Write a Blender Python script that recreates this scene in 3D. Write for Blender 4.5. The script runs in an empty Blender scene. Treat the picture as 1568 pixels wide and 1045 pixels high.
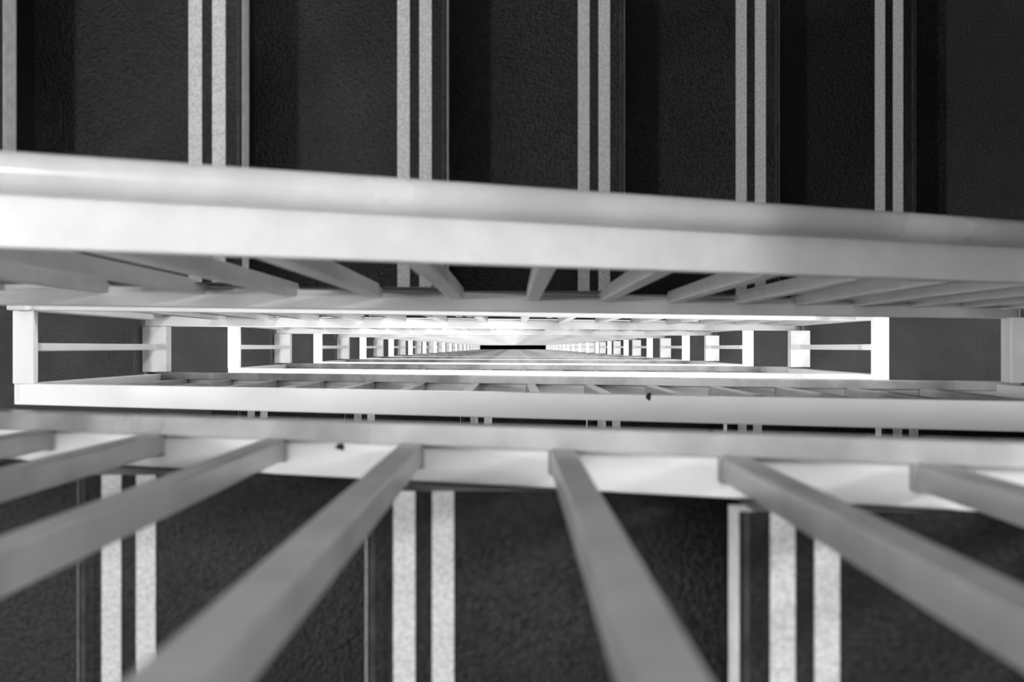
import bpy, bmesh, math
from mathutils import Vector

# ------------------------------------------------------------ parameters
H = 2.31; HALF = H/2; R = H/14
NST = 19
ZC = 1.79 + NST*H            # camera height above ground floor (ground = 0)
L = 0.96                     # half length of the open well
SL = HALF/(2*L)              # pitch of the flights
WY = 1.15                    # side walls
WX = 2.15                    # end walls
FL = 1.79                    # depth (below camera) of first left landing
T_T, X_T = 0.270, -0.366-2*0.270     # far flight : tread, first nosing x
T_B, X_B = 0.284, 0.162+3*0.284      # near flight
EPS = 0.004

sc = bpy.context.scene
sc.view_settings.view_transform = 'Standard'

# ------------------------------------------------------------ materials
def mat(name, col, rough=0.5, nscale=30, namp=0.1, bump=0.0, bscale=200, metallic=0.0, spec=0.5, bdist=0.002, stretch=None, rvar=0, patch=0.0):
    m = bpy.data.materials.new(name); m.use_nodes = True
    nt = m.node_tree; b = nt.nodes['Principled BSDF']
    b.inputs['Roughness'].default_value = rough
    b.inputs['Metallic'].default_value = metallic
    b.inputs['Specular IOR Level'].default_value = spec
    tc = nt.nodes.new('ShaderNodeTexCoord')
    src = tc.outputs['Object']
    if stretch:
        mp = nt.nodes.new('ShaderNodeMapping'); mp.inputs['Scale'].default_value = stretch
        nt.links.new(src, mp.inputs['Vector']); src = mp.outputs['Vector']
    n = nt.nodes.new('ShaderNodeTexNoise'); n.inputs['Scale'].default_value = nscale
    n.inputs['Detail'].default_value = 6
    nt.links.new(src, n.inputs['Vector'])
    cr = nt.nodes.new('ShaderNodeValToRGB')
    lo = max(0, col*(1-namp)); hi = min(1, col*(1+namp))
    cr.color_ramp.elements[0].color = (lo, lo, lo, 1); cr.color_ramp.elements[1].color = (hi, hi, hi, 1)
    cr.color_ramp.elements[0].position = 0.35; cr.color_ramp.elements[1].position = 0.65
    nt.links.new(n.outputs['Fac'], cr.inputs['Fac'])
    colout = cr.outputs['Color']
    if patch:      # broad random patches, sheen painted into the base colour
        n3 = nt.nodes.new('ShaderNodeTexNoise'); n3.inputs['Scale'].default_value = 3.2; n3.inputs['Detail'].default_value = 3
        nt.links.new(tc.outputs['Object'], n3.inputs['Vector'])
        mr3 = nt.nodes.new('ShaderNodeMapRange'); mr3.interpolation_type = 'SMOOTHSTEP'
        mr3.inputs[1].default_value = 0.42; mr3.inputs[2].default_value = 0.66
        mr3.inputs[3].default_value = 1-0.35*patch; mr3.inputs[4].default_value = 1+patch
        nt.links.new(n3.outputs['Fac'], mr3.inputs[0])
        vm = nt.nodes.new('ShaderNodeVectorMath'); vm.operation = 'SCALE'
        nt.links.new(colout, vm.inputs[0]); nt.links.new(mr3.outputs[0], vm.inputs['Scale'])
        colout = vm.outputs[0]
    nt.links.new(colout, b.inputs['Base Color'])
    if rvar:
        mr = nt.nodes.new('ShaderNodeMapRange')
        mr.inputs[1].default_value = 0.35; mr.inputs[2].default_value = 0.65
        mr.inputs[3].default_value = rough-rvar; mr.inputs[4].default_value = rough+rvar
        nt.links.new(n.outputs['Fac'], mr.inputs[0]); nt.links.new(mr.outputs[0], b.inputs['Roughness'])
    if bump > 0:
        n2 = nt.nodes.new('ShaderNodeTexNoise'); n2.inputs['Scale'].default_value = bscale
        n2.inputs['Detail'].default_value = 4
        nt.links.new(tc.outputs['Object'], n2.inputs['Vector'])
        bp = nt.nodes.new('ShaderNodeBump'); bp.inputs['Strength'].default_value = bump
        bp.inputs['Distance'].default_value = bdist
        nt.links.new(n2.outputs['Fac'], bp.inputs['Height'])
        nt.links.new(bp.outputs['Normal'], b.inputs['Normal'])
    return m

M_TREAD = mat('dark_stair_paint', 0.0085, 0.34, 190, 0.55, 1.0, 230, spec=0.15, bdist=0.002, patch=0.9)
M_LAND  = mat('dark_landing_paint', 0.026, 0.34, 190, 0.28, 1.0, 230, spec=0.30, bdist=0.0018, patch=0.5)
M_STRIP = mat('anti_slip_grit', 0.47, 0.9, 260, 0.2, 0.4, 400)
M_EDGE  = mat('nosing_edge_paint', 0.80, 0.6, 60, 0.12)
M_GROOVE= mat('nosing_metal', 0.035, 0.6, 60, 0.3, spec=0.1)
M_WHITE = mat('white_gloss_paint', 0.88, 0.4, 9, 0.03, 0.1, 60)
M_GREY  = mat('steel_flat_bar', 0.34, 0.26, 5, 0.4, 0.1, 60, stretch=(1.5,1,1), rvar=0.12)  # coarse mottling paints blurred highlights into the grey
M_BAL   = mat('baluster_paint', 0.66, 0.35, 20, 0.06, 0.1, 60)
M_NBAL  = mat('dark_baluster_paint', 0.27, 0.3, 12, 0.15, 0.1, 60)  # darker tone for the near-side balusters
M_PIPE  = mat('handrail_paint', 0.56, 0.24, 4, 0.25, 0.05, 30, rvar=0.12)
M_WALL  = mat('wall_paint', 0.80, 0.8, 3, 0.05, 0.2, 80)
M_SOFF  = mat('soffit_paint', 0.82, 0.8, 5, 0.05)
M_BLACK = mat('black_floor', 0.0005, 0.9, 5, 0.1, spec=0.0)
M_CHIP  = mat('chipped_paint', 0.02, 0.8, 90, 0.3)
M_GLASS = bpy.data.materials.new('lamp_diffuser'); M_GLASS.use_nodes = True
b = M_GLASS.node_tree.nodes['Principled BSDF']
b.inputs['Emission Color'].default_value = (1, 1, 1, 1); b.inputs['Emission Strength'].default_value = 3

# ------------------------------------------------------------ mesh helper
class MB:
    def __init__(s, mats): s.bm = bmesh.new(); s.mats = mats
    def hexa(s, pts, m):
        v = [s.bm.verts.new(p) for p in pts]
        for q in ((0,3,2,1),(4,5,6,7),(0,1,5,4),(1,2,6,5),(2,3,7,6),(3,0,4,7)):
            f = s.bm.faces.new([v[i] for i in q]); f.material_index = m
        return v
    def box(s, x0, x1, y0, y1, z0, z1, m=0):
        return s.hexa([(x0,y0,z0),(x1,y0,z0),(x1,y1,z0),(x0,y1,z0),(x0,y0,z1),(x1,y0,z1),(x1,y1,z1),(x0,y1,z1)], m)
    def sbar(s, x0, x1, za, zb, y0, y1, th, m=0):
        s.hexa([(x0,y0,za-th),(x1,y0,zb-th),(x1,y1,zb-th),(x0,y1,za-th),(x0,y0,za),(x1,y0,zb),(x1,y1,zb),(x0,y1,za)], m)
    def prism(s, xz, y0, y1, m=0):
        a = [s.bm.verts.new((x, y0, z)) for x, z in xz]
        c = [s.bm.verts.new((x, y1, z)) for x, z in xz]
        n = len(xz)
        for i in range(n):
            f = s.bm.faces.new([a[i], a[(i+1)%n], c[(i+1)%n], c[i]]); f.material_index = m
        for lst in (a, c):
            f = s.bm.faces.new(lst); f.material_index = m
    def tube(s, p0, p1, r, m=0, seg=20):
        p0 = Vector(p0); p1 = Vector(p1); d = (p1-p0).normalized()
        u = d.cross(Vector((0,1,0))).normalized(); w = d.cross(u)
        ra = []; rb = []
        for i in range(seg):
            a = 2*math.pi*i/seg; o = (u*math.cos(a)+w*math.sin(a))*r
            ra.append(s.bm.verts.new(p0+o)); rb.append(s.bm.verts.new(p1+o))
        for i in range(seg):
            f = s.bm.faces.new([ra[i], ra[(i+1)%seg], rb[(i+1)%seg], rb[i]]); f.material_index = m; f.smooth = True
        f = s.bm.faces.new(ra); f.material_index = m
        f = s.bm.faces.new(rb); f.material_index = m
    def mesh(s, name):
        bmesh.ops.recalc_face_normals(s.bm, faces=s.bm.faces)
        me = bpy.data.meshes.new(name); s.bm.to_mesh(me); s.bm.free()
        for m in s.mats: me.materials.append(m)
        return me

def obj(name, me, parent=None, loc=(0,0,0), bevel=0):
    o = bpy.data.objects.new(name, me); sc.collection.objects.link(o); o.location = loc
    if parent: o.parent = parent
    if bevel:
        bv = o.modifiers.new('bevel', 'BEVEL'); bv.width = bevel; bv.segments = 2; bv.limit_method = 'ANGLE'
    return o
def empty(name):
    e = bpy.data.objects.new(name, None); sc.collection.objects.link(e); return e

# ------------------------------------------------------------ flights
def flight(name, x0, T, sgn, y0, y1, wall_hi):
    mb = MB([M_TREAD, M_STRIP, M_EDGE, M_GROOVE, M_SOFF])
    pts = []
    for k in range(7):
        x = x0 + sgn*T*k
        pts.append((x-sgn*0.012, -k*R)); pts.append((x-sgn*0.012, -(k+1)*R))
    xe = x0+sgn*T*6
    pts.append((xe+sgn*0.10, -7*R)); pts.append((xe+sgn*0.10, -7*R-0.13))
    pts.append((x0-sgn*0.05, -0.21)); pts.append((x0-sgn*0.05, 0))
    mb.prism(pts, y0, y1, 0)
    mb.hexa([(x0-sgn*0.05,y0,-0.22),(xe+sgn*0.10,y0,-7*R-0.14),(xe+sgn*0.10,y1,-7*R-0.14),(x0-sgn*0.05,y1,-0.22),
             (x0-sgn*0.05,y0,-0.211),(xe+sgn*0.10,y0,-7*R-0.131),(xe+sgn*0.10,y1,-7*R-0.131),(x0-sgn*0.05,y1,-0.211)], 4)
    for k in range(7):
        x = x0+sgn*T*k; z = -k*R
        a, c = sorted((x, x-sgn*0.012)); mb.box(a, c, y0, y1, z-0.050, z-0.001, 2)
        a, c = sorted((x-sgn*0.0008, x-sgn*0.0165)); mb.box(a, c, y0, y1, z-0.003, z+0.001, 0)
        a, c = sorted((x-sgn*0.004, x-sgn*0.008)); mb.box(a, c, y0, y1, z-0.003, z+0.002, 3)
        for off in (0.032, 0.064):
            xc = x-sgn*off
            ya, yb = (y0, y1-0.06) if wall_hi else (y0+0.06, y1)
            mb.box(xc-0.009, xc+0.009, ya, yb, z-0.004, z+0.0018, 1)
    return mb.mesh(name)

YI = 0.088
me_top = flight('far_flight', X_T, T_T, +1, YI, WY-EPS, True)
me_bot_m = flight('near_flight', X_B, T_B, -1, -WY+EPS, -0.119, False)

stairs = empty('concrete_staircase')
def zt(d): return ZC-d
for i in range(NST):
    obj('flight_far_%d' % i, me_top, stairs, (0,0,zt(FL+i*H)))
for i in range(NST+1):
    obj('flight_near_%d' % i, me_bot_m, stairs, (0,0,zt(FL-HALF+i*H)))

def landing(name, left):
    mb = MB([M_LAND, M_SOFF])
    th = 0.13; wx = WX-EPS; wy = WY-EPS
    if left:
        rs = [(-wx, X_T-0.012, YI, wy), (-wx, -0.995, -0.119, YI), (-wx, X_B-6*T_B-0.012, -wy, -0.119)]
    else:
        rs = [(X_T+6*T_T-0.012, wx, YI, wy), (0.995, wx, -0.119, YI), (X_B+0.012, wx, -wy, -0.119)]
    for a, c, y0, y1 in rs:
        mb.box(a, c, y0, y1, -th, 0, 0)
        mb.box(a, c, y0, y1, -th-0.01, -th-0.0005, 1)
    return mb.mesh(name)
ml = landing('left_landing', True); mr = landing('right_landing', False)
for i in range(NST):
    obj('landing_left_%d' % i, ml, stairs, (0,0,zt(FL+i*H)-0.0005))
for i in range(NST+1):
    obj('landing_right_%d' % i, mr, stairs, (0,0,zt(FL-HALF+i*H)-0.0005))

# ------------------------------------------------------------ railings
RT = 1.03; RB = -0.11
RTR, RBR = 1.165, 0.0      # right-hand end rail sits a little higher
def rail(name, near, pipe=False):
    mb = MB([M_WHITE, M_BAL, M_GREY, M_CHIP, M_NBAL, M_PIPE])
    s = -1 if near else 1
    if near: zl, zr = 0.0, HALF
    else:    zl, zr = 0.0, -HALF
    xa, xb = -L-0.022, L+0.022
    g = (zr-zl)/(2*L)
    f = lambda x: zl + g*(x+L)
    tl, tr = (RT, RT) if near else (RT+0.02, RT-0.10)
    h = lambda x: f(x)+tl+(tr-tl)*(x+L)/(2*L)
    def Y(a, c): return sorted((s*a, s*c))
    y0, y1 = Y(0.072, 0.113)
    mb.sbar(xa, xb, h(xa), h(xb), y0, y1, 0.028, 1 if pipe else 0)
    if pipe:
        mb.tube((xa, s*0.126, h(xa)+0.006), (xb, s*0.126, h(xb)+0.006), 0.0155, 5, 28)
    if near:
        y0, y1 = Y(0.086, 0.118); mb.sbar(xa, xb, f(xa)+RB, f(xb)+RB, y0, y1, 0.03)
        y0, y1 = Y(0.067, 0.0858); mb.sbar(xa, xb, f(xa)+RB+0.012, f(xb)+RB+0.012, y0, y1, 0.05, 2)
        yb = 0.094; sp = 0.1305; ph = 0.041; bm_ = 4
    else:
        y0, y1 = Y(0.056, 0.0835); mb.sbar(xa, xb, f(xa)+RB+0.02, f(xb)+RB+0.02, y0, y1, 0.06)
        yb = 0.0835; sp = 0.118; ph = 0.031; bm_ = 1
    w = 0.010
    n0 = int((-L-ph)/sp)
    for k in range(n0, 30):
        x = ph+k*sp
        if x > L-0.05: break
        if x < -L+0.05: continue
        a, c = Y(yb-w, yb+w)
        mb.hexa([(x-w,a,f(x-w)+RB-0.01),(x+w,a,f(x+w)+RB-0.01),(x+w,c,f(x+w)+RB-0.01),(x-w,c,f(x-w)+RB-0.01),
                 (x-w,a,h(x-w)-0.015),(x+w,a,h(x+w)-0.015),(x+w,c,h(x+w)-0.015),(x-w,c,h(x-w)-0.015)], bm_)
        if near:   # small foot weld collar
            a2, c2 = Y(yb-w-0.002, yb+w+0.002)
            mb.hexa([(x-w-.002,a2,f(x-w)+RB-0.005),(x+w+.002,a2,f(x+w)+RB-0.005),(x+w+.002,c2,f(x+w)+RB-0.005),(x-w-.002,c2,f(x-w)+RB-0.005),
                     (x-w-.002,a2,f(x-w)+RB+0.010),(x+w+.002,a2,f(x+w)+RB+0.010),(x+w+.002,c2,f(x+w)+RB+0.010),(x-w-.002,c2,f(x-w)+RB+0.010)], 4)
    for x, t in ((-L, h(-L)), (L, f(L)+RTR)):
        a, c = Y(0.072, 0.105)
        mb.box(x-0.018, x+0.018, a, c, f(x)+RB-0.02, t-0.005, 0)
    if pipe:
        a, c = Y(0.076, 0.086)
        mb.sbar(-0.085, 0.03, h(-0.085)-0.10, h(0.03)-0.10, a, c, 0.012, 1)
    return mb.mesh(name)
def endrail(name, s, rt, rb):
    mb = MB([M_WHITE, M_BAL])
    x = s*L; e = 0.0719 if s < 0 else 0.11
    mb.box(x-0.021, x+0.021, -e, e, rt-0.028, rt)
    a, c = sorted((s*(L-0.035), s*(L+0.03)))
    mb.box(a, c, -0.0665, 0.0555, rb-0.03, rb+0.03)
    mb.box(x-0.008, x+0.008, -0.008, 0.008, rb, rt-0.01, 0)
    return mb.mesh(name)
me_rt0 = rail('far_railing_top', False, True); me_rt = rail('far_railing', False); me_rb = rail('near_railing', True)
me_el = endrail('left_end', -1, RT, RB); me_er = endrail('right_end', 1, RTR, RBR)
rails = empty('stair_railing')
for i in range(NST):
    z = zt(FL+i*H)
    obj('rail_far_%d' % i, me_rt0 if i == 0 else me_rt, rails, (0,0,z), 0.002 if i < 3 else 0)
    obj('rail_end_left_%d' % i, me_el, rails, (0,0,z), 0.002 if i < 3 else 0)
for i in range(NST+1):
    obj('rail_near_%d' % i, me_rb, rails, (0,0,zt(FL+i*H)), 0.002 if i < 3 else 0)
    obj('rail_end_right_%d' % i, me_er, rails, (0,0,zt(FL-HALF+i*H)), 0.002 if i < 3 else 0)
def chip(name, x, y, z, sx, sy):
    bm = bmesh.new(); bmesh.ops.create_icosphere(bm, subdivisions=2, radius=1)
    for v in bm.verts:
        k = 1+0.25*math.sin(v.co.x*5+v.co.y*7)
        v.co = Vector((v.co.x*sx*k, v.co.y*sy*k, v.co.z*0.002))
    me = bpy.data.meshes.new(name); bm.to_mesh(me); bm.free(); me.materials.append(M_CHIP)
    obj(name, me, rails, (x, y, z))
zr = zt(FL+H)+RT+SL*(0.205+L)
chip('paint_chip_a', 0.205, -0.0755, zr, 0.005, 0.006)
chip('paint_chip_b', -0.155, -0.0905, zt(FL)+RB+SL*(-0.155+L), 0.006, 0.003)

# ------------------------------------------------------------ shell
def simple(name, x0,x1,y0,y1,z0,z1, m):
    mb = MB([m]); mb.box(x0,x1,y0,y1,z0,z1); return obj(name, mb.mesh(name))
TOP = ZC+1.9
simple('wall_back', -WX-0.1, WX+0.1, WY, WY+0.1, 0, TOP, M_WALL)
simple('wall_front', -WX-0.1, WX+0.1, -WY-0.1, -WY, 0, TOP, M_WALL)
simple('wall_left', -WX-0.1, -WX, -WY, WY, 0, TOP, M_WALL)
simple('wall_right', WX, WX+0.1, -WY, WY, 0, TOP, M_WALL)
simple('ceiling', -WX-0.1, WX+0.1, -WY-0.1, WY+0.1, TOP, TOP+0.1, M_SOFF)
simple('floor', -WX-0.1, WX+0.1, -WY-0.1, WY+0.1, -0.1, 0, M_BLACK)

# ------------------------------------------------------------ lamps
lamps = empty('ceiling_lamp')
mb = MB([M_GLASS, M_WHITE])
mb.tube((0,0,0.02), (0,0.0001,-0.03), 0.10, 0, 24); mb.tube((0,0,0.04), (0,0.0001,0.0), 0.115, 1, 24)
me_lamp = mb.mesh('lamp_fixture')
cnt = [0]
def lamp(x, y, z, p, r=0.10, tilt=0.0):
    i = cnt[0]; cnt[0] += 1
    par = lamps
    o = obj('fixture_%d' % i, me_lamp, par, (x, y, z)); o.rotation_euler = (tilt, 0, 0)
    ld = bpy.data.lights.new('lamp_light_%d' % i, 'AREA'); ld.shape = 'DISK'; ld.size = 2*r; ld.energy = p
    lo = bpy.data.objects.new('light_%d' % i, ld); sc.collection.objects.link(lo); lo.parent = par
    lo.rotation_euler = (tilt, 0, 0)
    lo.location = (x, y-0.035*math.sin(-tilt) if tilt else y, z-0.035*math.cos(tilt))
lamp(-1.65, 0.02, TOP-0.04, 64, 0.10)
lamp(1.95, 0.60, TOP-0.04, 54, 0.14)
for i in range(NST):
    k = 0.85 if i < 1 else 1.0
    lamp(-1.75, 0.0, zt(FL+i*H)-0.19, 16*k, 0.18)
    lamp(1.75, 0.0, zt(FL+HALF+i*H)-0.19, 16*k, 0.18)
    # unseen lamps added on the side walls to brighten rails in the well
    q = 13 if i < 2 else 9.5
    lamp(0.0, WY-0.06, zt(2.43+i*H)-0.62, q, 0.18, -math.pi/2)
    lamp(0.0, -WY+0.06, zt(1.23+(i+1)*H)-0.62, q, 0.18, math.pi/2)

# ------------------------------------------------------------ world, camera
w = bpy.data.worlds.new('world'); sc.world = w; w.use_nodes = True
w.node_tree.nodes['Background'].inputs[0].default_value = (0.5,0.5,0.5,1)
w.node_tree.nodes['Background'].inputs[1].default_value = 0.3
cd = bpy.data.cameras.new('camera'); cam = bpy.data.objects.new('camera', cd); sc.collection.objects.link(cam)
cam.location = (0,0,ZC); cam.rotation_euler = (0,0,0)
cd.sensor_width = 36; cd.lens = 2400/1568*36
cd.shift_x = -0.0013; cd.shift_y = 0.006
cd.clip_start = 0.02; cd.clip_end = 200
cd.dof.use_dof = True; cd.dof.focus_distance = 6.0; cd.dof.aperture_fstop = 11
sc.camera = cam
